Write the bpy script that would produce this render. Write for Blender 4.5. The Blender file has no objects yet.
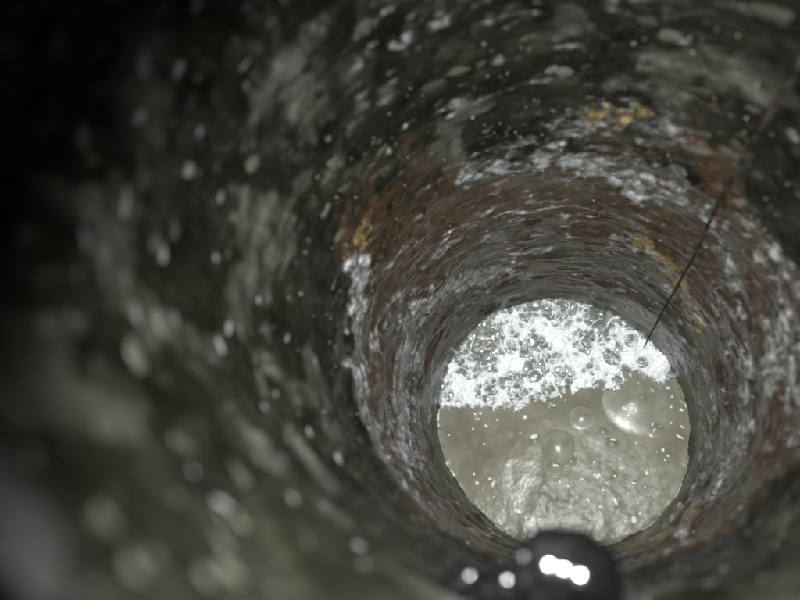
import bpy, math, random
import numpy as np
from mathutils import Vector, Matrix

S = bpy.context.scene
COL = S.collection
PI = math.pi
random.seed(7)
RNG = np.random.default_rng(11)

# ------------------------------------------------------------------ camera
R = 0.15                                   # radius of the bored shaft
F = 480.0                                  # focal length in pixels of the 800 px wide photograph
VP = (559.0, 517.0)                        # where plumb lines meet
CAM = np.array([-0.0101, -0.1147, 0.6415])
_n = np.array([VP[0] - 400, -(VP[1] - 300), -F]); _n /= np.linalg.norm(_n)
_z = -_n
_x = np.array([1.0, 0, 0]) - _z[0] * _z; _x /= np.linalg.norm(_x)
_y = np.cross(_z, _x)
M = np.stack([_x, _y, _z])                 # rows: world axes seen from the camera
rot = Matrix(M.tolist())                   # camera axes as columns, in world
cam_d = bpy.data.cameras.new('camera')
cam = bpy.data.objects.new('camera', cam_d); COL.objects.link(cam)
cam.matrix_world = Matrix.Translation(Vector(CAM.tolist())) @ rot.to_4x4()
cam_d.sensor_width = 36; cam_d.lens = F / 800 * 36
cam_d.clip_start = 0.002; cam_d.clip_end = 100
cam_d.dof.use_dof = True
cam_d.dof.focus_distance = 0.53
cam_d.dof.aperture_fstop = 3.0
S.camera = cam

# ------------------------------------------------------------------ world
w = bpy.data.worlds.new('World'); S.world = w; w.use_nodes = True
nt = w.node_tree
sky = nt.nodes.new('ShaderNodeTexSky'); sky.sky_type = 'NISHITA'; sky.sun_disc = False
sky.sun_elevation = math.radians(30); sky.sun_rotation = math.radians(40)
nt.links.new(sky.outputs[0], nt.nodes['Background'].inputs[0])
nt.nodes['Background'].inputs[1].default_value = 0.05
S.view_settings.view_transform = 'Standard'; S.view_settings.look = 'None'
S.view_settings.exposure = 0.0; S.view_settings.gamma = 1.0
S.cycles.max_bounces = 8
S.cycles.use_denoising = True
S.cycles.sample_clamp_indirect = 4.0

def ray(px, py):
    d = M @ np.array([(px - 400) / F, -(py - 300) / F, -1.0])
    return d
def on_water(px, py, z=0.0):
    d = ray(px, py); t = (z - CAM[2]) / d[2]
    return CAM + d * t
def on_wall(px, py, r=R):
    d = ray(px, py)
    a = d[0]**2 + d[1]**2; b = 2*(CAM[0]*d[0] + CAM[1]*d[1]); c = CAM[0]**2 + CAM[1]**2 - r*r
    t = (-b + math.sqrt(b*b - 4*a*c)) / (2*a)
    p = CAM + d*t
    return math.atan2(p[1], p[0]), p[2]
def at_depth(px, py, depth):
    d = ray(px, py)
    return CAM + d * depth                 # depth along the camera axis

# the inspection camera's own LEDs: small white spots round the lens, aimed down the bore
aim = ray(546, 390)
aim = aim / np.linalg.norm(aim)
for k, (ox, oy) in enumerate([(0.008, 0.002), (-0.008, 0.002), (0.0, 0.010)]):
    l = bpy.data.lights.new('camera_led', 'SPOT')
    l.energy = 5.7; l.color = (0.97, 1.0, 0.97)
    l.spot_size = math.radians(114); l.spot_blend = 1.0
    l.shadow_soft_size = 0.0022
    o = bpy.data.objects.new('camera_led', l); COL.objects.link(o)
    o.location = Vector(CAM.tolist()) + rot @ Vector((ox, oy, 0.003))
    o.rotation_euler = Vector(aim.tolist()).to_track_quat('-Z', 'Y').to_euler()

# ------------------------------------------------------------------ helpers
def _hash(ix, iy, iz, s):
    h = (ix.astype(np.uint32) * np.uint32(374761393)) ^ (iy.astype(np.uint32) * np.uint32(668265263)) \
        ^ (iz.astype(np.uint32) * np.uint32(2147483647 - 951)) ^ np.uint32((s * 974634777) & 0xffffffff)
    h = (h ^ (h >> np.uint32(13))) * np.uint32(1274126177)
    h = (h ^ (h >> np.uint32(16))) * np.uint32(2246822519)
    return ((h ^ (h >> np.uint32(15))) & np.uint32(0xffffff)).astype(np.float32) / 16777215.0
def vnoise(x, y, z, s=0):
    xf, yf, zf = np.floor(x), np.floor(y), np.floor(z)
    fx, fy, fz = x - xf, y - yf, z - zf
    fx = fx*fx*(3-2*fx); fy = fy*fy*(3-2*fy); fz = fz*fz*(3-2*fz)
    ix, iy, iz = xf.astype(np.int64)+5000, yf.astype(np.int64)+5000, zf.astype(np.int64)+5000
    r = 0
    for a in (0, 1):
        for b in (0, 1):
            for c in (0, 1):
                wgt = (fx if a else 1-fx) * (fy if b else 1-fy) * (fz if c else 1-fz)
                r = r + wgt * _hash(ix+a, iy+b, iz+c, s)
    return r * 2 - 1
def fbm(x, y, z, sc, octs=4, s=0, gain=0.5):
    r = 0; a = 1; t = 0
    for k in range(octs):
        r = r + a * vnoise(x/sc, y/sc, z/sc, s + 17*k); t += a
        a *= gain; sc = sc * 0.49
    return r / t
def sstep(a, b, x):
    t = np.clip((x - a) / (b - a), 0, 1); return t*t*(3-2*t)

def mat(name, base=(.5, .5, .5), rough=.5, metal=0.0, coat=0.0):
    m = bpy.data.materials.new(name); m.use_nodes = True
    b = m.node_tree.nodes['Principled BSDF']
    b.inputs['Base Color'].default_value = (*base, 1)
    b.inputs['Roughness'].default_value = rough
    b.inputs['Metallic'].default_value = metal
    b.inputs['Coat Weight'].default_value = coat
    return m, m.node_tree, b
def N(nt, t, **kw):
    n = nt.nodes.new(t)
    for k, v in kw.items(): setattr(n, k, v)
    return n
def noise(nt, scale, detail=4, rough=.55, vec=None, dist=0.0):
    n = N(nt, 'ShaderNodeTexNoise'); n.inputs['Scale'].default_value = scale
    n.inputs['Detail'].default_value = detail; n.inputs['Roughness'].default_value = rough
    n.inputs['Distortion'].default_value = dist
    if vec is None:
        tc = N(nt, 'ShaderNodeTexCoord'); vec = tc.outputs['Object']
    nt.links.new(vec, n.inputs['Vector'])
    return n.outputs['Fac']
def ramp(nt, fac, stops):
    r = N(nt, 'ShaderNodeValToRGB')
    e = r.color_ramp.elements
    while len(e) < len(stops): e.new(0.5)
    for q, (p, c) in zip(e, stops):
        q.position = p; q.color = (*c, 1) if len(c) == 3 else c
    nt.links.new(fac, r.inputs[0]); return r.outputs[0]
def mixc(nt, fac, a, b):
    m = N(nt, 'ShaderNodeMix', data_type='RGBA')
    for k, v in ((0, fac), (6, a), (7, b)):
        if hasattr(v, 'links'): nt.links.new(v, m.inputs[k])
        elif k == 0: m.inputs[k].default_value = v
        else: m.inputs[k].default_value = (*v, 1)
    return m.outputs[2]
def math_n(nt, op, a, b):
    m = N(nt, 'ShaderNodeMath', operation=op)
    for k, v in ((0, a), (1, b)):
        if hasattr(v, 'links'): nt.links.new(v, m.inputs[k])
        else: m.inputs[k].default_value = v
    return m.outputs[0]
def bump(nt, bsdf, h, strength, dist, prev=None):
    b = N(nt, 'ShaderNodeBump'); b.inputs['Strength'].default_value = strength
    b.inputs['Distance'].default_value = dist
    nt.links.new(h, b.inputs['Height'])
    if prev is not None: nt.links.new(prev, b.inputs['Normal'])
    nt.links.new(b.outputs[0], bsdf.inputs['Normal'])
    return b.outputs[0]

def mesh_np(name, V, Fc, material=None, parent=None, smooth=True):
    me = bpy.data.meshes.new(name)
    V = np.asarray(V, np.float32); Fc = np.asarray(Fc, np.int32)
    k = Fc.shape[1]
    me.vertices.add(len(V)); me.vertices.foreach_set('co', V.ravel())
    me.loops.add(Fc.size); me.loops.foreach_set('vertex_index', Fc.ravel())
    me.polygons.add(len(Fc)); me.polygons.foreach_set('loop_start', np.arange(0, Fc.size, k, dtype=np.int32))
    me.polygons.foreach_set('loop_total', np.full(len(Fc), k, np.int32))
    if smooth: me.polygons.foreach_set('use_smooth', np.ones(len(Fc), bool))
    me.update(calc_edges=True); me.validate()
    if material: me.materials.append(material)
    o = bpy.data.objects.new(name, me); COL.objects.link(o)
    if parent: o.parent = parent
    return o
def fattr(o, name, arr):
    a = o.data.attributes.new(name, 'FLOAT', 'POINT'); a.data.foreach_set('value', np.asarray(arr, np.float32).ravel())
def tag(o, label=None, cat=None, group=None, kind=None):
    for k, v in (('label', label), ('category', cat), ('group', group), ('kind', kind)):
        if v: o[k] = v
    return o
def thing(name, loc, label, cat, group=None):
    o = bpy.data.objects.new(name, None); COL.objects.link(o); o.location = loc
    o.empty_display_size = 0.01
    return tag(o, label, cat, group)

def grid_faces(nr, nc, wrap=False):
    i = np.arange(nr-1)[:, None]; j = np.arange(nc if wrap else nc-1)[None]
    a = i*nc + j; b = i*nc + (j+1) % nc; c = (i+1)*nc + (j+1) % nc; d = (i+1)*nc + j
    return np.stack([a, b, c, d], -1).reshape(-1, 4)
def ico(sub):
    import bmesh
    bm = bmesh.new(); bmesh.ops.create_icosphere(bm, subdivisions=sub, radius=1)
    V = np.array([v.co[:] for v in bm.verts]); Fc = np.array([[v.index for v in f.verts] for f in bm.faces])
    bm.free(); return V, Fc
def dome(name, r, h, material, parent, nr=14, ns=40, wob=0.0, seed=0, rim=0.0, soft=0.0):
    V = [[0, 0, h]]
    for i in range(1, nr+1):
        a = i/nr*PI/2
        for j in range(ns):
            t = 2*PI*j/ns
            k = 1 + wob*math.sin(2*t+seed) + wob*.6*math.sin(3*t+seed*2.3)
            rr = math.sin(a)*r*k
            f = math.sin(a)*(1+.5*soft)
            rr *= 1+.5*soft
            hz_ = (1-soft)*math.cos(a) + soft*(1+math.cos(PI*math.sin(a)))/2
            V.append([rr*math.cos(t), rr*math.sin(t), h*hz_])
    if rim:
        for (q, zz) in ((1.06, rim*.4), (1.14, 0.0001), (1.14, -.001)):
            for j in range(ns):
                t = 2*PI*j/ns
                k = 1 + wob*math.sin(2*t+seed) + wob*.6*math.sin(3*t+seed*2.3)
                V.append([r*q*k*math.cos(t), r*q*k*math.sin(t), zz])
        nr += 3
    faces = []
    for j in range(ns): faces.append([0, 1+j, 1+(j+1) % ns])
    for i in range(nr-1):
        for j in range(ns):
            a = 1+i*ns+j; b = 1+i*ns+(j+1) % ns
            faces += [[a, a+ns, b+ns], [a, b+ns, b]]
    return mesh_np(name, V, faces, material, parent)
def tube(name, pts, rad, material, parent=None, ns=10, cap=True):
    pts = [Vector(p) for p in pts]; V = []; prev = None
    for i, p in enumerate(pts):
        t = (pts[min(i+1, len(pts)-1)] - pts[max(i-1, 0)]).normalized()
        if prev is None: u = t.orthogonal().normalized()
        else: u = (prev - t*prev.dot(t)).normalized()
        prev = u; v = t.cross(u)
        rr = rad(i/(len(pts)-1)) if callable(rad) else rad
        for k in range(ns):
            a = 2*PI*k/ns
            V.append(list(p + (u*math.cos(a) + v*math.sin(a))*rr))
    Fq = grid_faces(len(pts), ns, True)
    tri = np.concatenate([Fq[:, [0, 1, 2]], Fq[:, [0, 2, 3]]])
    if cap:
        V.append(list(pts[0])); V.append(list(pts[-1])); n = len(V)
        e = [[n-2, (k+1) % ns, k] for k in range(ns)]
        b = (len(pts)-1)*ns
        e += [[n-1, b+k, b+(k+1) % ns] for k in range(ns)]
        tri = np.concatenate([tri, e])
    return mesh_np(name, V, tri, material, parent)

# ------------------------------------------------------------------ shaft wall
NT = 1000
zz = np.concatenate([np.linspace(-0.03, 0.60, 740), 0.60 + np.linspace(0.002, 1, 120)**2 * 2.6])
NZ = len(zz)
th = np.linspace(-PI, PI, NT, endpoint=False)
TH, Z = np.meshgrid(th, zz)
X0, Y0 = R*np.cos(TH), R*np.sin(TH)

def stroke(points, wt, wz, amp=1.0, nsc=.012, seed=3, edge=.6):
    """a stain painted along a path on the wall, ragged at its edges"""
    P = [on_wall(*p) for p in points]
    best = np.full(TH.shape, 9.0)
    Q = []
    for (a, b) in zip(P[:-1], P[1:]):
        da = (b[0]-a[0]+PI) % (2*PI) - PI
        n = max(2, int(abs(da)*R/0.006 + abs(b[1]-a[1])/0.006))
        for k in range(n+1): Q.append((a[0]+da*k/n, a[1]+(b[1]-a[1])*k/n))
    if len(P) == 1: Q = P
    for (t, z) in Q:
        dt = ((TH-t+PI) % (2*PI) - PI)*R
        best = np.minimum(best, (dt/wt)**2 + ((Z-z)/wz)**2)
    n1 = fbm(X0, Y0, Z, nsc, 4, seed)
    n2 = fbm(X0, Y0, Z, nsc*.25, 3, seed+5)
    return amp*np.clip(sstep(1.25, .1, np.sqrt(best) + edge*n1*1.7 + edge*n2*1.0), 0, 1)
def union(*a):
    r = a[0]
    for b in a[1:]: r = np.maximum(r, b)
    return r

nA = fbm(X0, Y0, Z, .055, 4, 1)
nB = fbm(X0, Y0, Z*1.3, .016, 4, 2)
nC = fbm(X0, Y0, Z, .006, 3, 4)
lipz = 0.315 + .018*fbm(X0, Y0, Z*0, .05, 4, 9) + .006*fbm(X0, Y0, Z*0, .012, 2, 10)
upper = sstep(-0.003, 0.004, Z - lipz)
wetz = sstep(0.10, 0.02, Z)

calc = union(
    stroke([(356, 262), (351, 300), (352, 340), (358, 385), (368, 420)], .014, .026, 1.0, .014, 21),
    stroke([(408, 460), (404, 400), (408, 340), (424, 300)], .018, .045, 1.0, .01, 22),  # lime streak, strengthened to paint the curved wet reflections on the left
    stroke([(420, 310), (445, 290), (475, 278), (510, 268)], .012, .022, .9, .009, 23, .9),
    stroke([(470, 168), (520, 160), (570, 158), (610, 170), (645, 190)], .016, .020, .85, .014, 24, .5),
    stroke([(500, 150), (560, 125), (620, 110), (670, 130)], .02, .024, .45, .016, 25, .8),
    stroke([(655, 188), (700, 210), (722, 245), (742, 290)], .014, .016, .8, .012, 26, .8),
    stroke([(760, 225), (785, 280), (796, 340), (795, 400)], .012, .022, .75, .012, 27, .9),
    stroke([(725, 300), (742, 340), (748, 400), (735, 460), (705, 505)], .014, .028, .8, .01, 28, 1.0),  # lime on the right, strengthened as a painted bright wet arc
    stroke([(378, 430), (395, 470), (420, 510), (460, 545)], .008, .025, .6, .008, 29, 1.0),
    stroke([(625, 300), (650, 310)], .008, .01, .3, .008, 30, .8),
)
nD0 = fbm(X0*.5, Y0*.5, Z, .02, 3, 72)
rust = union(
    stroke([(375, 200), (352, 250)], .022, .05, .8, .02, 41, .5),
    stroke([(400, 215), (382, 270), (376, 330), (381, 400), (402, 470), (440, 535)], .018, .045, .85, .02, 42, .5),
    stroke([(430, 190), (500, 200), (560, 212), (620, 215), (670, 235)], .03, .075, .62, .02, 43, .5),
    stroke([(660, 230), (710, 300), (725, 360)], .03, .06, .6, .02, 47, .5),
    stroke([(690, 130), (715, 170), (740, 220), (765, 270)], .022, .030, .95, .018, 44, .5),
    stroke([(740, 300), (770, 350), (785, 420), (775, 480), (730, 530), (660, 565), (600, 575)], .016, .040, .95, .016, 45, .6),
    stroke([(600, 140), (680, 150)], .015, .02, .6, .016, 46, .6),
)
belt = sstep(.03, .09, Z)*sstep(.36, .30, Z+.03*nA)*(.45+.5*sstep(-.3, .3, nA+.5*nD0))
rust = np.clip(np.maximum(rust, belt*.97) + .25*sstep(.15, .5, nA)*(1-wetz), 0, 1)*(1-.45*sstep(.10, .03, Z))
ochre = union(
    stroke([(640, 235), (668, 262), (690, 300), (700, 330)], .012, .018, .8, .010, 51, .9),
    stroke([(625, 545), (655, 540), (700, 510)], .010, .03, .8, .010, 52, .9),
    stroke([(600, 108), (640, 112)], .008, .010, .7, .006, 53, .9),
    stroke([(362, 225), (352, 240)], .006, .010, .9, .006, 54, .9),
)
lowrust = stroke([(785, 440), (775, 490), (730, 535), (670, 562), (600, 578)], .024, .05, 1.0, .016, 48, .5)
rust = np.maximum(rust, lowrust)
frag = .35 + .65*sstep(-.35, .22, fbm(X0, Y0, Z, .010, 4, 65) + .6*fbm(X0, Y0, Z, .035, 2, 66))
calc = calc*frag*(1-.8*lowrust)*(1-.6*ochre)
scat = sstep(.22, .5, fbm(X0*.7, Y0*.7, Z, .013, 4, 67) + .5*fbm(X0, Y0, Z, .05, 2, 68))*sstep(.02, .09, Z)
calc = np.maximum(calc, (.55-.47*sstep(-.01,.03,Z-lipz))*scat)
low = sstep(.12, .42, fbm(X0*.5, Y0*.5, Z, .012, 5, 69, .6) + .55*fbm(X0, Y0, Z, .07, 2, 70))*sstep(.015, .05, Z)*sstep(.24, .12, Z)
calc = np.maximum(calc, .62*low)
# faint pale lime specks all over the crust above the lip
spk = sstep(.28, .55, fbm(X0, Y0, Z, .009, 3, 61) + .35*nA)*upper
calc = np.maximum(calc, (.14)*spk)

nD = fbm(X0*.4, Y0*.4, Z, .014, 3, 78)
stripe = fbm(X0*.16, Y0*.16, Z, .015, 4, 75, .6)
glint_arcs = np.clip(1-np.abs(fbm(X0*.2, Y0*.2, Z + .002*nB, .019, 3, 121))*13, 0, 1)*sstep(-.05, .25, fbm(X0*.6, Y0*.6, Z, .03, 3, 122))
glint_arcs *= sstep(.02, .05, Z)*sstep(.33, .28, Z)
calc = np.maximum(calc, .75*glint_arcs)  # thin pale highlights painted in along with the lime
smear = sstep(.05, .42, fbm(X0*.75, Y0*.75, Z*.9, .022, 4, 123, .5))*upper
inward = (.0035*nA + .0010*nB*(1-.6*wetz) + .0004*nC*(1-.7*wetz)*(1-.7*upper) + .0022*nD
          + upper*(.0045 + .0016*nB + .0003*nC + .0060*np.abs(nA))
          + .0014*calc*(.7+nC) + .0006*np.abs(fbm(X0, Y0, Z*1.6, .012, 2, 71))*(1-wetz))
grv = fbm(X0*.22, Y0*.22, Z, .012, 4, 75, .6)
inward = inward + .0040*grv*sstep(.02, .10, Z) + .0014*np.abs(fbm(X0*.3, Y0*.3, Z, .007, 2, 76))*sstep(.03, .12, Z)
for (zl, dp, wd_, sd) in ((.052, .0035, .007, 1), (.098, .0040, .008, 2), (.150, .0045, .009, 3), (.205, .0045, .010, 4), (.262, .0055, .012, 5)):
    zw = zl + .006*fbm(X0, Y0, Z*0, .07, 3, 200+sd)
    inward += 1.35*dp*np.clip(.6+1.3*fbm(X0, Y0, Z*0, .05, 3, 210+sd), 0, 1.3)*np.exp(-(np.abs(Z-zw)/wd_)**1.3)*np.where(Z > zw, 1, np.exp(-((Z-zw)/.0035)**2))
inward *= .5 + .5*sstep(0.0, .05, Z)
inward += .0028*np.exp(-(Z/.005)**2)*np.clip(.3+1.5*fbm(X0, Y0, Z*0, .022, 4, 79), 0, 1)
silt = sstep(.26, .06, Z + .05*nA)*.95*(.25+.75*sstep(.006, .022, Z+.008*nB))*(.12+.88*sstep(-.2, .18, stripe))  # silty tone, with the glow just above the water painted in
# a hollow in the wall low on the left, and the sharp shoulder of the lip
RR = R - inward
V = np.stack([RR*np.cos(TH), RR*np.sin(TH), Z], -1).reshape(-1, 3)
Fq = grid_faces(NZ, NT, True)[:, ::-1]

m_wall, nt, b = mat('wet_bore_rock', rough=.4)
att = {}
for k in ('calcite_glint', 'rust', 'ochre', 'upper'):
    a = N(nt, 'ShaderNodeAttribute'); a.attribute_name = k; att[k] = a.outputs['Fac']
tc = N(nt, 'ShaderNodeTexCoord'); mp = N(nt, 'ShaderNodeMapping'); mp.inputs['Scale'].default_value = (.6, .6, 1)
nt.links.new(tc.outputs['Object'], mp.inputs['Vector']); AV = mp.outputs['Vector']
n1 = noise(nt, 55, 6, .6, AV); n2 = noise(nt, 190, 5, .6, AV, .4); n3 = noise(nt, 620, 3, .6, AV)
n4 = noise(nt, 18, 4, .6)
basec = ramp(nt, n1, [(.28, (.011, .0105, .007)), (.45, (.031, .029, .021)), (.6, (.062, .059, .046)), (.78, (.17, .165, .14))])
greenish = mixc(nt, ramp(nt, n4, [(.45, (0, 0, 0)), (.65, (.5, .5, .5))]), basec, (.030, .037, .031))
rustc = ramp(nt, n2, [(.3, (.011, .0068, .0036)), (.5, (.029, .0175, .0092)), (.78, (.068, .041, .023))])
calc_glintc = ramp(nt, n2, [(.3, (.045, .045, .04)), (.5, (.14, .143, .14)), (.76, (.38, .395, .405))])
ochc = ramp(nt, n2, [(.3, (.05, .035, .015)), (.6, (.17, .12, .05)), (.78, (.40, .31, .16))])
def rag(fac, nz, k):
    s = math_n(nt, 'SUBTRACT', nz, .5); s = math_n(nt, 'MULTIPLY', s, k)
    s = math_n(nt, 'ADD', fac, s)
    mr = N(nt, 'ShaderNodeMapRange'); mr.interpolation_type = 'SMOOTHSTEP'
    nt.links.new(s, mr.inputs[0]); mr.inputs[1].default_value = .12; mr.inputs[2].default_value = .95
    return mr.outputs[0]
silt_glowc = ramp(nt, n1, [(.3, (.044, .040, .028)), (.5, (.100, .094, .070)), (.72, (.21, .20, .165))])
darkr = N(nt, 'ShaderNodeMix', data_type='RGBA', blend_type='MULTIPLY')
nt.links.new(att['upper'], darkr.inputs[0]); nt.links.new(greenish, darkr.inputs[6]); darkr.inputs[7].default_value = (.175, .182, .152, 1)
sm = N(nt, 'ShaderNodeAttribute'); sm.attribute_name = 'smear'
smc = ramp(nt, n1, [(.3, (.012, .013, .009)), (.5, (.029, .031, .024)), (.72, (.070, .074, .063))])
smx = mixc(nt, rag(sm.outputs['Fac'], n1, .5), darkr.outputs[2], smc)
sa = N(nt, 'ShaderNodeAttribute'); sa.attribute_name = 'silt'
c = mixc(nt, rag(sa.outputs['Fac'], n1, .6), smx, silt_glowc)
c = mixc(nt, rag(att['rust'], n1, .9), c, rustc)
c = mixc(nt, rag(att['ochre'], n2, 1.0), c, ochc)
c = mixc(nt, rag(att['calcite_glint'], n2, 1.1), c, calc_glintc)
nt.links.new(c, b.inputs['Base Color'])
nt.links.new(ramp(nt, n1, [(.3, (.25,)*3), (.7, (.62,)*3)]), b.inputs['Roughness'])
nt.links.new(ramp(nt, att['upper'], [(0, (.55,)*3), (1, (.14,)*3)]), b.inputs['Coat Weight'])
nt.links.new(ramp(nt, att['upper'], [(0, (.14,)*3), (1, (.3,)*3)]), b.inputs['Coat Roughness'])
nt.links.new(ramp(nt, att['upper'], [(0, (.5,)*3), (1, (.2,)*3)]), b.inputs['Specular IOR Level'])
p = bump(nt, b, n2, .6, .0014)
nt.links.new(p, b.inputs['Coat Normal'])
p = bump(nt, b, n3, .35, .0003, p)
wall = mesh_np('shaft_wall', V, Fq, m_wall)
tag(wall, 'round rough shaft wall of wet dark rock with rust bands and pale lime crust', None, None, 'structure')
for k, a in (('calcite_glint', calc), ('rust', rust), ('ochre', ochre), ('upper', upper), ('silt', silt), ('smear', smear), ('stripe', sstep(-.25, .2, stripe))): fattr(wall, k, a)

# ------------------------------------------------------------------ stones set in the wall
m_stone, nt, b = mat('wet_stone', rough=.8)
b.inputs['Specular IOR Level'].default_value = .25
oi = N(nt, 'ShaderNodeObjectInfo')
c = ramp(nt, oi.outputs['Random'], [(0, (.012, .013, .009)), (.35, (.028, .028, .02)), (.6, (.05, .052, .042)), (.8, (.08, .07, .045)), (1, (.15, .16, .155))])
c2 = mixc(nt, noise(nt, 160, 5, .6), c, (.04, .04, .03))
nt.links.new(c2, b.inputs['Base Color'])
bump(nt, b, noise(nt, 500, 4), .5, .0008)
IV, IF = ico(2)
stone_me = []
for k in range(7):
    q = IV * (1 + .35*fbm(IV[:, 0]+9*k, IV[:, 1], IV[:, 2], .9, 3, 80+k))[:, None]
    q = q * RNG.uniform(.65, 1.15, 3)
    o = mesh_np('stone', q, IF, m_stone); stone_me.append(o.data); bpy.data.objects.remove(o)
def add_stone(t, z, s, rr=R, k=None, sink=.35):
    iz = int(np.clip(np.searchsorted(zz, z), 0, NZ-1)); it = int(round((t+PI)/(2*PI)*NT)) % NT
    r = RR[iz, it] + s*sink
    o = bpy.data.objects.new('stone', stone_me[RNG.integers(7) if k is None else k]); COL.objects.link(o)
    o.location = (r*math.cos(t), r*math.sin(t), z)
    o.rotation_euler = (RNG.uniform(-.3, .3), RNG.uniform(-.3, .3), t + RNG.uniform(-.2, .2))
    o.scale = (s*.6, s*RNG.uniform(1.4, 3.2), s*RNG.uniform(.6, 1)); o.parent = wall
    return o
cnt = 0
while cnt < 150:
    u, v = RNG.uniform(-20, 810), RNG.uniform(-10, 610)
    t, z = on_wall(u, v)
    if z < .30: continue
    if u > 420 and v > 200 and RNG.random() < .7: continue
    dist = np.linalg.norm(np.array([R*math.cos(t), R*math.sin(t), z]) - CAM)
    s = RNG.uniform(2.2, 8.5)*dist/F*1.0 * (1.5 if u < 260 else 1)
    add_stone(t, z, s); cnt += 1
m_pale, nt, b = mat('pale_lime_stone', rough=.85)
b.inputs['Specular IOR Level'].default_value = .15
nt.links.new(ramp(nt, noise(nt, 4, 4), [(.3, (.05, .055, .05)), (.7, (.16, .17, .165))]), b.inputs['Base Color'])
for (px, py, s_) in [(95, 52, 9), (112, 205, 12), (120, 325, 15), (132, 60, 10), (128, 118, 9), (165, 72, 8), (172, 170, 10), (160, 330, 8), (206, 258, 6),
                     (185, 130, 9), (212, 200, 7), (235, 60, 6), (240, 85, 5), (222, 330, 7), (208, 350, 8), (150, 255, 10), (118, 360, 10), (75, 140, 11),
                     (265, 400, 6), (255, 415, 8), (300, 440, 5), (218, 415, 7), (175, 480, 10), (330, 470, 6), (345, 455, 5), (208, 520, 10), (285, 490, 7),
                     (250, 300, 5), (48, 40, 12), (280, 340, 5), (60, 250, 12), (310, 520, 7), (350, 560, 8)]:
    t_, z_ = on_wall(px, py)
    d_ = np.linalg.norm(np.array([R*math.cos(t_), R*math.sin(t_), z_]) - CAM)
    st = add_stone(t_, z_, s_*.62*d_/F, sink=.25)
    st.material_slots[0].link = 'OBJECT'; st.material_slots[0].material = m_pale
t_, z_ = on_wall(28, 596)
bo = add_stone(t_, z_, .016, k=2, sink=.35); bo.data = bo.data.copy(); bo.data.materials.clear()
m_bo, nt, b = mat('grey_mud_stone', (.03, .03, .03), .85)
b.inputs['Specular IOR Level'].default_value = .1
nt.links.new(ramp(nt, noise(nt, 3, 4), [(.3, (.022, .022, .021)), (.7, (.045, .045, .043))]), b.inputs['Base Color'])
bo.data.materials.append(m_bo); bo['label'] = 'large smooth grey stone bulging out low on the left'
# grit too fine to count, one part
GV, GF = [], []
IV1, IF1 = ico(1); off = 0
for k in range(1300):
    t = RNG.uniform(-PI, PI); z = RNG.uniform(.02, .62)
    if (z < .3 and RNG.random() < .6) or z > .44: continue
    iz = int(np.clip(np.searchsorted(zz, z), 0, NZ-1)); it = int(round((t+PI)/(2*PI)*NT)) % NT
    s = RNG.uniform(.0003, .0009); r = RR[iz, it]
    q = IV1*RNG.uniform(.6, 1.2, 3)*s + np.array([r*math.cos(t), r*math.sin(t), z])
    GV.append(q); GF.append(IF1+off); off += len(IV1)
m_grit, nt, b = mat('grit', rough=.6, coat=.05)
nt.links.new(ramp(nt, noise(nt, 90, 3), [(.35, (.06, .06, .045)), (.55, (.25, .24, .2)), (.7, (.4, .4, .37))]), b.inputs['Base Color'])
g = mesh_np('grit', np.concatenate(GV), np.concatenate(GF), m_grit, wall); g['kind'] = 'stuff'

# ------------------------------------------------------------------ water
NW = 620
g1 = np.linspace(-.16, .16, NW)
WX, WY = np.meshgrid(g1, g1)
h = .0010*fbm(WX, WY, 0*WX+3, .05, 3, 90) + .00035*fbm(WX, WY, 0*WX+3, .012, 3, 91)
# churned, clotted patch low on the right, and a soft ridge
def blob(px, py, r):
    p = on_water(px, py); return np.exp(-((WX-p[0])**2+(WY-p[1])**2)/r**2)
clot = blob(615, 475, .045) + .8*blob(560, 500, .03) + .6*blob(655, 500, .03)
flat = 1-np.clip(blob(634, 404, .040)*1.4, 0, 1)
h *= flat
rw = np.sqrt(WX**2+WY**2)
men = np.exp(-np.clip(.1485-rw, 0, 1)/.0022)*np.clip(.55+1.6*fbm(WX, WY, 0*WX+9, .018, 3, 95), 0, 1.4)
h += .0030*men
h += flat*clot*(.0019*fbm(WX, WY, 0*WX+7, .013, 3, 92, .42))
for (px, py, r, a) in [(548, 466, .010, .0008), (546, 480, .009, .0008), (541, 496, .010, .001), (537, 510, .010, .0008),
                       (566, 480, .008, .0012), (500, 470, .02, .0006)]:
    h += a*blob(px, py, r)
m_water, nt, b = mat('murky_water', rough=.12)
gp = N(nt, 'ShaderNodeNewGeometry').outputs['Position']
n = noise(nt, 14, 5, .6, gp); nf = noise(nt, 130, 4, .6, gp)
c = ramp(nt, n, [(.3, (.140, .131, .098)), (.5, (.210, .198, .150)), (.7, (.285, .270, .210))])
ca = N(nt, 'ShaderNodeAttribute'); ca.attribute_name = 'clot'
c = mixc(nt, math_n(nt, 'MULTIPLY', ca.outputs['Fac'], ramp(nt, nf, [(.42, (0, 0, 0)), (.62, (1, 1, 1))])), c, (.34, .335, .29))
nt.links.new(c, b.inputs['Base Color'])
b.inputs['Roughness'].default_value = .33; b.inputs['IOR'].default_value = 1.33
bump(nt, b, noise(nt, 200, 3, .5, gp), .2, .0004)
nt.links.new(ramp(nt, ca.outputs['Fac'], [(.1, (.28,)*3), (.8, (.42,)*3)]), b.inputs['Roughness'])
V = np.stack([WX, WY, h], -1).reshape(-1, 3)
Fq = grid_faces(NW, NW)
cen = V[Fq].mean(1); Fq = Fq[(cen[:, 0]**2 + cen[:, 1]**2) < .158**2]
water = mesh_np('water', V, Fq, m_water)
tag(water, 'round pool of murky grey brown water at the foot of the shaft', None, None, 'structure')
fattr(water, 'clot', np.clip(clot + .8*men, 0, 1))

def hw(x, y):
    i = int(np.clip((y+.16)/.32*(NW-1), 0, NW-1)); j = int(np.clip((x+.16)/.32*(NW-1), 0, NW-1)); return h[i, j]
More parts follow.
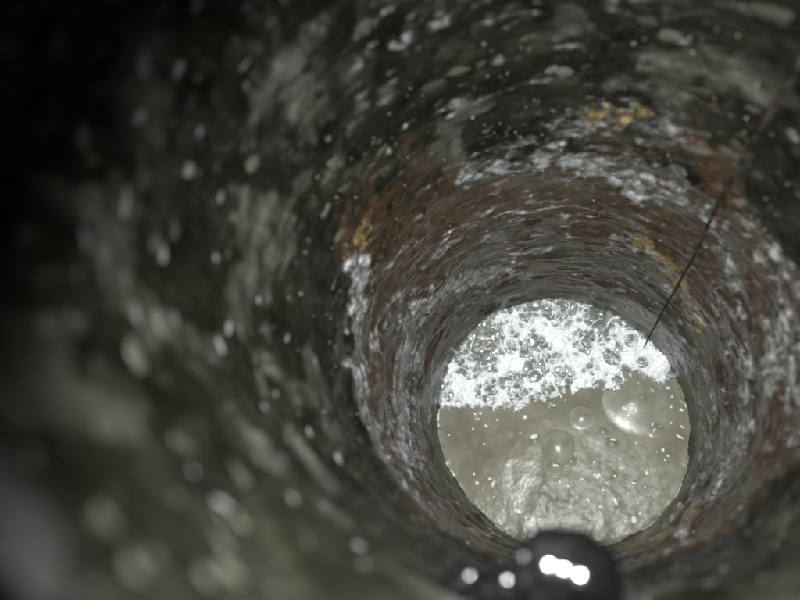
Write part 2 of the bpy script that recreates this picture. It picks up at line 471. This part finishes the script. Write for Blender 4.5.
# ------------------------------------------------------------------ foam
holes = [  # bubbles standing in the foam: px, py, radius px
    (492, 388, 9, 'dark round bubble near the left end of the foam'),
    (450, 396, 7, 'small bubble in the foam right against the left wall'),
    (520, 393, 8, 'bubble on the lower edge of the foam, left of centre'),
    (536, 373, 13, 'widest clear bubble in the middle of the foam'),
    (564, 377, 12, 'dark bubble in the lower middle of the foam'),
    (537, 347, 10, 'bubble ringed in bright froth above the widest foam bubble'),
    (550, 319, 9, 'bubble near the top left edge of the foam'),
    (562, 313, 6, 'small bubble at the very top of the foam'),
    (592, 322, 12, 'grey bubble arched by a thin bright rim near the top of the foam'),
    (588, 346, 7, 'small dark bubble below the bright rimmed one'),
    (612, 360, 9, 'bubble in the right half of the foam beside a bright clot'),
    (642, 364, 6, 'tiny dark bubble near the right end of the foam'),
    (630, 344, 8, 'bubble near the foam edge under the hanging wire'),
    (512, 352, 9, 'bubble in the grey upper left part of the foam'),
    (486, 356, 6, 'small bubble among thin froth streaks at upper left'),
]
NFX, NFY = 640, 420
pa = on_water(430, 300); 
fx = np.linspace(-.155, .155, NFX); fy = np.linspace(.0, .158, NFY)
FX, FY = np.meshgrid(fx, fy)
# lower rim of the foam as a line across the pool
lp = [on_water(*q) for q in [(430, 408), (470, 410), (520, 408), (545, 402), (565, 396), (600, 392), (640, 380), (700, 384)]]
edge_y = np.interp(FX, [q[0] for q in lp], [q[1] for q in lp])
zc = FX*0
body = (FY-edge_y)/.010
rad = np.sqrt(FX**2+FY**2)
rimd = (.1475-rad)/.008
warp = .006
wx_ = FX + warp*fbm(FX, FY, zc+1, .02, 2, 101); wy_ = FY + warp*fbm(FX, FY, zc+2, .02, 2, 102)
n_big = fbm(wx_, wy_, zc, .024, 3, 103)
n_web = 1-np.abs(fbm(wx_, wy_, zc, .013, 3, 104))*5.0        # thin threads
n_fin = fbm(FX, FY, zc, .005, 2, 105)
# thinner froth at the upper left
tl = on_water(490, 335); thin = np.exp(-((FX-tl[0])**2+(FY-tl[1])**2)/.030**2)
field = .15 + 1.5*n_big + .45*n_web + .5*n_fin - .9*thin + .25*np.exp(-(FY-edge_y-.02)**2/.02**2)
field = np.minimum(field, body + .9*n_fin + .5*n_big + .1)
field = np.minimum(field, rimd + n_fin)
# bright clots
for (px, py, r, a) in [(465, 392, .016, 1.3), (455, 372, .010, 1.0), (510, 372, .014, 1.0), (500, 402, .012, .8), (578, 384, .012, 1.2), (555, 345, .011, 1.0),
                       (582, 335, .009, 1.0), (545, 333, .010, .9), (605, 372, .012, 1.1), (650, 372, .014, 1.3),
                       (665, 360, .012, 1.3), (625, 365, .010, .9), (560, 312, .008, .6), (640, 350, .010, .8), (600, 350, .010, .5), (505, 335, .007, 1.3)]:
    q = on_water(px, py)
    field += 1.25*a*np.exp(-((FX-q[0])**2+(FY-q[1])**2)/r**2)*(body > .2)
for (px, py, r, _) in holes:
    q = on_water(px, py); rr_ = r*.00119
    d = np.sqrt((FX-q[0])**2+(FY-q[1])**2)/rr_
    d = d*(1 + .35*n_big + .25*fbm(FX, FY, zc+px, .008, 2, 111))
    field = np.where(d < 1.0, np.minimum(field, .10+.25*d**4), field) + .75*np.exp(-((d-1.16)/.18)**2)*(body > 0)
fm = field
cp = RNG.uniform([-.15, 0], [.15, .15], (430, 2))
order = np.full(FX.shape, 9.0); sec = np.full(FX.shape, 9.0)
dxp = fx[1]-fx[0]; dyp = fy[1]-fy[0]
wxx = FX + .0012*n_big; wyy = FY + .0012*n_fin
for (cx_, cy_) in cp:
    rr0 = RNG.uniform(.75, 1.5)
    j0 = max(0, int((cx_-.016-fx[0])/dxp)); j1 = min(NFX, int((cx_+.016-fx[0])/dxp)+2)
    i0 = max(0, int((cy_-.016-fy[0])/dyp)); i1 = min(NFY, int((cy_+.016-fy[0])/dyp)+2)
    sl = (slice(i0, i1), slice(j0, j1))
    d = np.hypot(wxx[sl]-cx_, wyy[sl]-cy_)*rr0
    o_, s2 = order[sl], sec[sl]
    sec[sl] = np.minimum(s2, np.maximum(o_, d)); order[sl] = np.minimum(o_, d)
cellw = sec - order
web = np.exp(-(cellw/.0013)**2)
field = field + .45*web*(body > 0) - .18*sstep(.0015, .006, cellw)
inside = np.minimum(body + 1.5*n_fin + 1.6*n_big, 1)
fm = np.where(inside > 0, np.maximum(field, .06 + .22*n_big + .15*n_fin), field)
fm = np.where(inside > 0, np.maximum(fm, .02), -1)
tilt = .20*np.clip(FY-edge_y, 0, 1)
hh = .0005 + tilt + .0045*sstep(0, 1.4, fm) + .0026*fbm(FX, FY, zc+5, .014, 3, 107)*sstep(0, .7, fm) + .0026*np.sqrt(np.clip(1-(order/.0078)**2, 0, 1)) + .0005*fbm(FX, FY, zc+6, .002, 2, 108)*sstep(0.1, .5, fm)
hh = np.where(inside < .06, -.0012, hh)
def foam_h(x, y):
    j = int(np.clip(np.searchsorted(fx, x), 0, NFX-1)); i = int(np.clip(np.searchsorted(fy, y), 0, NFY-1)); return hh[i, j]
V = np.stack([FX, FY, hh], -1).reshape(-1, 3)
Fq = grid_faces(NFY, NFX)
keep = (fm.reshape(-1)[Fq].max(1) > 0.0) & (np.abs(V[Fq][:, :, 0]).max(1) < .16) & (rad.reshape(-1)[Fq].max(1) < .152)
Fq = Fq[keep]
used = np.unique(Fq); remap = np.zeros(len(V), np.int64); remap[used] = np.arange(len(used))
m_foam, nt, b = mat('wet_foam', rough=.3)
fa = N(nt, 'ShaderNodeAttribute'); fa.attribute_name = 'thick'
nf = noise(nt, 420, 4, .6)
c = ramp(nt, math_n(nt, 'ADD', fa.outputs['Fac'], math_n(nt, 'MULTIPLY', math_n(nt, 'SUBTRACT', nf, .5), .7)),
         [(.0, (.17, .175, .155)), (.18, (.30, .32, .31)), (.36, (.74, .77, .79)), (.55, (.93, .95, .97))])
nt.links.new(c, b.inputs['Base Color'])
b.inputs['Roughness'].default_value = .3; b.inputs['Coat Weight'].default_value = 1.0; b.inputs['Coat Roughness'].default_value = .2
p = bump(nt, b, math_n(nt, 'MULTIPLY', noise(nt, 260, 4, .6), math_n(nt, 'ADD', fa.outputs['Fac'], .08)), .8, .0020); nt.links.new(p, b.inputs['Coat Normal'])
foam = mesh_np('foam', V[used], remap[Fq], m_foam)
tag(foam, 'patchy white foam with bubbles floating over the far half of the water', 'foam', None, 'stuff')
fattr(foam, 'thick', np.clip(fm.reshape(-1)[used]/1.3, 0, 1))

# bubble film
m_film = bpy.data.materials.new('bubble_film'); m_film.use_nodes = True
nt = m_film.node_tree; nt.nodes.clear()
out = N(nt, 'ShaderNodeOutputMaterial'); tr = N(nt, 'ShaderNodeBsdfTransparent'); gl = N(nt, 'ShaderNodeBsdfGlossy')
gl.inputs['Roughness'].default_value = .06; tr.inputs[0].default_value = (.93, .94, .94, 1)
fr = N(nt, 'ShaderNodeFresnel'); fr.inputs[0].default_value = 1.33
mx = N(nt, 'ShaderNodeMixShader')
nt.links.new(math_n(nt, 'MULTIPLY', fr.outputs[0], .6), mx.inputs[0]); nt.links.new(tr.outputs[0], mx.inputs[1]); nt.links.new(gl.outputs[0], mx.inputs[2])
nt.links.new(mx.outputs[0], out.inputs[0])
for (px, py, r, lab) in holes:
    q = on_water(px, py); rr_ = r*.00119
    o = dome('bubble', rr_*1.0, rr_*.4, m_film, None, 10, 32, .08, px)
    o.location = (q[0], q[1], foam_h(q[0], q[1])-.0002)
    tag(o, lab, 'bubble', 'bubbles standing in the foam')

# murky domes in the open water
m_dome, nt, b = mat('murky_bubble', rough=.3)
nt.links.new(ramp(nt, noise(nt, 60, 4), [(.3, (.19, .182, .142)), (.7, (.31, .30, .242))]), b.inputs['Base Color'])
b.inputs['Roughness'].default_value = .34; b.inputs['Coat Weight'].default_value = 1; b.inputs['Coat Roughness'].default_value = .38
bump(nt, b, noise(nt, 90, 2), .3, .002)
for (px, py, r, hk, lab) in [
        (603, 430, 4, .6, 'pinhead bubble between the two larger murky bubbles'),
        (571, 459, 4, .6, 'pinhead bubble to the lower right of the round murky bubble'),
        (635, 401, 21, .34, 'broad domed bubble with a bright core just below the foam on the right'),
        (558, 445, 14, .45, 'round murky bubble with soft bright top near the middle of the pool'),
        (582, 416, 9, .4, 'small pale swelling on the water just below the foam, centre'),
        (535, 439, 5, .6, 'pea sized pale bubble left of the round murky bubble'),
        (612, 442, 5, .6, 'small pale bubble below left of the broad domed bubble'),
        (554, 463, 7, .5, 'small pale bubble touching the round murky bubble below'),
        (655, 427, 6, .5, 'small bubble at the lower right rim of the broad domed bubble')]:
    q = on_water(px, py+2); rr_ = r*.00119
    o = dome('bubble', rr_, rr_*hk, m_dome, None, 24, 48, .05, py, 0, 1.0 if r > 18 else .5 if r > 12 else .8)
    o.location = (q[0], q[1], hw(q[0], q[1])+(.0005 if r > 18 else .0001)); tag(o, lab, 'bubble')

# ------------------------------------------------------------------ white flecks afloat
m_fleck, nt, b = mat('white_fleck', (.85, .87, .88), .15, 0, 1.0)
nt.links.new(ramp(nt, noise(nt, 700, 2), [(.3, (.6, .62, .6)), (.6, (.9, .91, .92))]), b.inputs['Base Color'])
fleck_me = []
for k in range(6):
    q = IV * (1 + .5*fbm(IV[:, 0]+5*k, IV[:, 1], IV[:, 2], .8, 2, 180+k))[:, None] * np.array([1, RNG.uniform(.5, .9), .55])
    o = mesh_np('fleck', q, IF, m_fleck); fleck_me.append(o.data); bpy.data.objects.remove(o)
spots = [(478, 419, 1.5), (486, 426, 2.0), (473, 429, 1.7), (449, 435, 1.6), (497, 420, 1.3), (525, 417, 1.6), (520, 433, 1.8), (484, 444, 1.3),
         (534, 437, 2.4), (477, 483, 2.8), (490, 479, 1.4), (474, 474, 1.6), (512, 483, .9), (613, 440, 2.0), (636, 443, 1.4), (624, 410, 2.4),
         (631, 410, 2.2), (628, 416, 1.8), (652, 425, 2.2), (659, 427, 1.5), (672, 397, 1.4), (671, 407, 1.6), (681, 410, 1.8), (671, 423, 1.4),
         (682, 427, 2.2), (680, 437, 2.6), (663, 450, 1.7), (665, 460, 1.5), (668, 456, 1.2), (657, 452, 1.0), (594, 462, 1.8), (582, 479, 2.0),
         (598, 476, 2.2), (594, 475, 1.4), (615, 476, 1.5), (622, 468, 1.3), (645, 487, 2.2), (634, 483, 1.9), (589, 466, .9), (619, 459, 1.0),
         (570, 507, 1.4), (577, 497, 1.2), (615, 501, 2.4), (638, 503, 1.5), (601, 521, 1.3), (634, 520, 2.6), (640, 513, 1.4), (625, 521, 1.1),
         (663, 513, 1.2), (649, 495, 1.2), (518, 511, 2.4), (486, 515, 2.2), (526, 518, 1.2), (494, 497, 1.0), (493, 484, 2.2), (516, 537, 1.0),
         (557, 466, 2.2), (560, 482, 1.8), (568, 486, 1.4), (603, 490, 1.2), (641, 399, 1.0), (689, 415, 1.2), (607, 483, 1.0), (655, 470, 1.0),
         (540, 524, 1.2), (505, 503, 1.2), (565, 470, 1.0), (628, 494, 1.0), (588, 500, 1.3), (600, 507, 1.0), (647, 473, 1.4),
         (668, 388, 1.4), (559, 302, 1.2), (570, 305, 1.5), (581, 308, 1.2), (605, 312, 1.2), (531, 308, 1.2), (598, 300, 1.0), (655, 376, 1)]
for i, (px, py, s) in enumerate(spots):
    q = on_water(px, py); s_ = s*.00105*1.25
    if math.hypot(q[0], q[1]) > .147: continue
    o = bpy.data.objects.new('fleck', fleck_me[i % 6]); COL.objects.link(o)
    zt = hw(q[0], q[1])
    if q[1] > np.interp(q[0], [e[0] for e in lp], [e[1] for e in lp]): zt = max(zt, foam_h(q[0], q[1]))
    for (dx, dy, r, hk) in ((635, 401, 21, .34), (558, 445, 14, .45), (554, 463, 7, .5), (655, 427, 6, .5), (535, 439, 5, .6), (612, 442, 5, .6)):
        c_ = on_water(dx, dy+2); d = math.hypot(q[0]-c_[0], q[1]-c_[1])/(r*.00119)
        if d < 1: zt = max(zt, r*.00119*hk*math.sqrt(1-d*d)+.0006)
    o.location = (q[0], q[1], zt+s_*.25)
    k_ = random.choice((.7, .85, 1, 1, 1.3)); o.scale = (s_*k_*random.uniform(.9, 1.3), s_*k_*random.uniform(.8, 1.2), s_*k_); o.rotation_euler = (0, 0, random.uniform(0, 6.28))
    ck = int(round((math.degrees(math.atan2(px-563, 425-py)) % 360)/30)) % 12 or 12
    rg = math.hypot(px-563, py-425)
    where = 'near the middle of the pool, towards' if rg < 58 else 'halfway out on the pool, towards' if rg < 92 else 'close to the waterline, at'
    size = 'larger white fleck' if s >= 1.9 else 'small white fleck' if s >= 1.35 else 'pinprick of white'
    tag(o, '%s %s %s o\'clock' % (size, where, ('', 'one', 'two', 'three', 'four', 'five', 'six', 'seven', 'eight', 'nine', 'ten', 'eleven', 'twelve')[ck]), 'fleck', 'white flecks afloat on the pool')

# bright scraps of froth, and white strips added as glints along the left waterline
def scrap(pts, wpx, lab):
    P = [on_water(*q) for q in pts]
    pl = [(q[0], q[1], max(.0012, foam_h(q[0], q[1])+.0008 if q[1] > .02 else 0)) for q in P]
    fine = []
    for a, b2 in zip(pl[:-1], pl[1:]):
        for k in range(6): fine.append([a[i]+(b2[i]-a[i])*k/6 + random.uniform(-1, 1)*.0004 for i in range(3)])
    fine.append(list(pl[-1]))
    o = tube('froth_glint_scrap', fine, lambda u: wpx*.00119*.5*(.45+.9*abs(math.sin(u*7+wpx))*math.sin(PI*min(max(u, .06), .94))), m_fleck, None, 8)
    tag(o, lab, 'foam scrap')
scrap([(440, 408), (438, 420), (439, 430)], 2.0, 'thin bright strip standing in for a glint along the left waterline')
scrap([(442, 448), (444, 460), (448, 468), (455, 476)], 4.5, 'jagged bright scrap standing in for a glint on the left waterline')
scrap([(480, 342), (486, 343), (494, 344)], 3.2, 'upper of two short bright froth dashes at upper left')
scrap([(482, 351), (488, 353), (493, 353)], 2.4, 'lower of two short bright froth dashes at upper left')
scrap([(471, 357), (474, 349), (477, 342)], 2.0, 'slanted bright froth streak beside the two short dashes')
scrap([(472, 543), (480, 548), (489, 551)], 4.0, 'short pale froth scrap at the foot of the pool left of the black clamp')
scrap([(605, 329), (612, 323), (624, 321)], 3.0, 'bright slanted froth streak at the top right edge of the foam')

# ------------------------------------------------------------------ wire down the wall
m_wire, nt, b = mat('dark_wire', (.03, .03, .028), .7)
b.inputs['Specular IOR Level'].default_value = .1
nt.links.new(ramp(nt, noise(nt, 120, 3), [(.4, (.012, .009, .006)), (.7, (.06, .048, .036))]), b.inputs['Base Color'])
t0, z0 = on_wall(655, 334); t1, z1 = on_wall(772, 128)
pts = []
for k in range(60):
    u = k/59; z = .002 + u*1.6
    f = min(1.3, z/max(z1, .1)); t = t0 + (t1-t0)*f
    rr_ = R - .0115 + .0015*math.sin(z*31) + .0008*math.sin(z*73+1)
    t += .012*math.sin(z*24)*(.3+u)
    pts.append((rr_*math.cos(t), rr_*math.sin(t), z))
o = tube('hanging_wire', pts, lambda u: .0007+.0009*min(1, u*3.5), m_wire, None, 8)
tag(o, 'thin dark wire hanging straight down the right side of the shaft into the water', 'wire')

# ------------------------------------------------------------------ black clamp close to the lens
m_black, nt, b = mat('black_rubber', (.002, .002, .0022), .6)
b.inputs['Specular IOR Level'].default_value = .04
bump(nt, b, noise(nt, 300, 3), .15, .0006)
m_glint, nt, b = mat('glint_knob_metal', (.75, .76, .78), .22, 1.0)
DEP = .150
def P(px, py, dd=0.0): return Vector(at_depth(px, py, DEP+dd).tolist())
u_px = DEP/F
right = Vector((rot @ Vector((1, 0, 0)))); up = Vector((rot @ Vector((0, 1, 0)))); back = Vector((rot @ Vector((0, 0, 1))))
cl = thing('cable_clamp', P(568, 600), 'glossy black clamp with three added knobs standing in for LED reflections, out of focus at the bottom edge', 'clamp')
def local(o): 
    o.parent = cl; o.matrix_parent_inverse = Matrix.Translation(-cl.location); return o
# body: an arched rounded shell
ax, ay, az = right, up, back
V = []
nr, ns = 26, 48
for i in range(nr+1):
    a = i/nr*PI
    for j in range(ns):
        t = 2*PI*j/ns
        x = math.sin(a)*math.cos(t); y = math.sin(a)*math.sin(t); z = math.cos(a)
        sx = abs(x)**.85*math.copysign(1, x); 
        k = 1 + .05*math.sin(3*t+1) + .04*math.sin(7*t+i*.4)
        V.append(list(P(567, 580, .006) + ax*(sx*53*u_px*k) + ay*(y*56*u_px*k) + az*(z*.009)))
local(mesh_np('clamp_body', V, np.concatenate([grid_faces(nr+1, ns, True)[:, [0, 1, 2]], grid_faces(nr+1, ns, True)[:, [0, 2, 3]]]), m_black))
def knob(px, py, rpx, m, name='glint_knob', dd=-.004):
    q = IV2*(rpx*u_px); c_ = P(px, py, dd)
    q = q + np.array(c_[:])
    return local(mesh_np(name, q, IF2, m))
IV2, IF2 = ico(3)
for (px, py, s_) in ((549, 565, 9.5), (564, 569, 8), (580, 575, 9.5)): knob(px, py, s_, m_glint, dd=-.006)  # shiny knobs added to carry the LED reflections
# arm running left, carrying small shiny beads
apt = [P(545, 596, .006), P(520, 596, .007), P(500, 597, .007), P(480, 599, .008), P(455, 604, .010), P(430, 616, .012)]
local(tube('arm', apt, lambda u: (.0044-.0014*u)*(1+.15*math.sin(u*19)), m_black, None, 14))
m_gloss, nt, b = mat('black_gloss', (.003, .003, .0035), .13)
bump(nt, b, noise(nt, 240, 2), .25, .0008)
for (px, py, s_) in ((440, 596, 12), (455, 586, 14), (467, 576, 14), (488, 590, 17), (507, 580, 17), (527, 578, 18), (538, 592, 20), (525, 556, 11), (612, 592, 13)):
    q = IV2*(1+.16*fbm(IV2[:, 0]+px, IV2[:, 1], IV2[:, 2], .9, 2, 7))[:, None]*(s_*u_px) + np.array(P(px, py, .004)[:])
    local(mesh_np('bead', q, IF2, m_gloss if (px, py) in ((467, 576), (507, 580), (525, 556), (440, 596)) else m_black))
local(tube('cable', [P(590, 600, .0), P(600, 640, -.01), P(600, 760, -.03), P(590, 900, -.04)], .0035, m_black, None, 14))
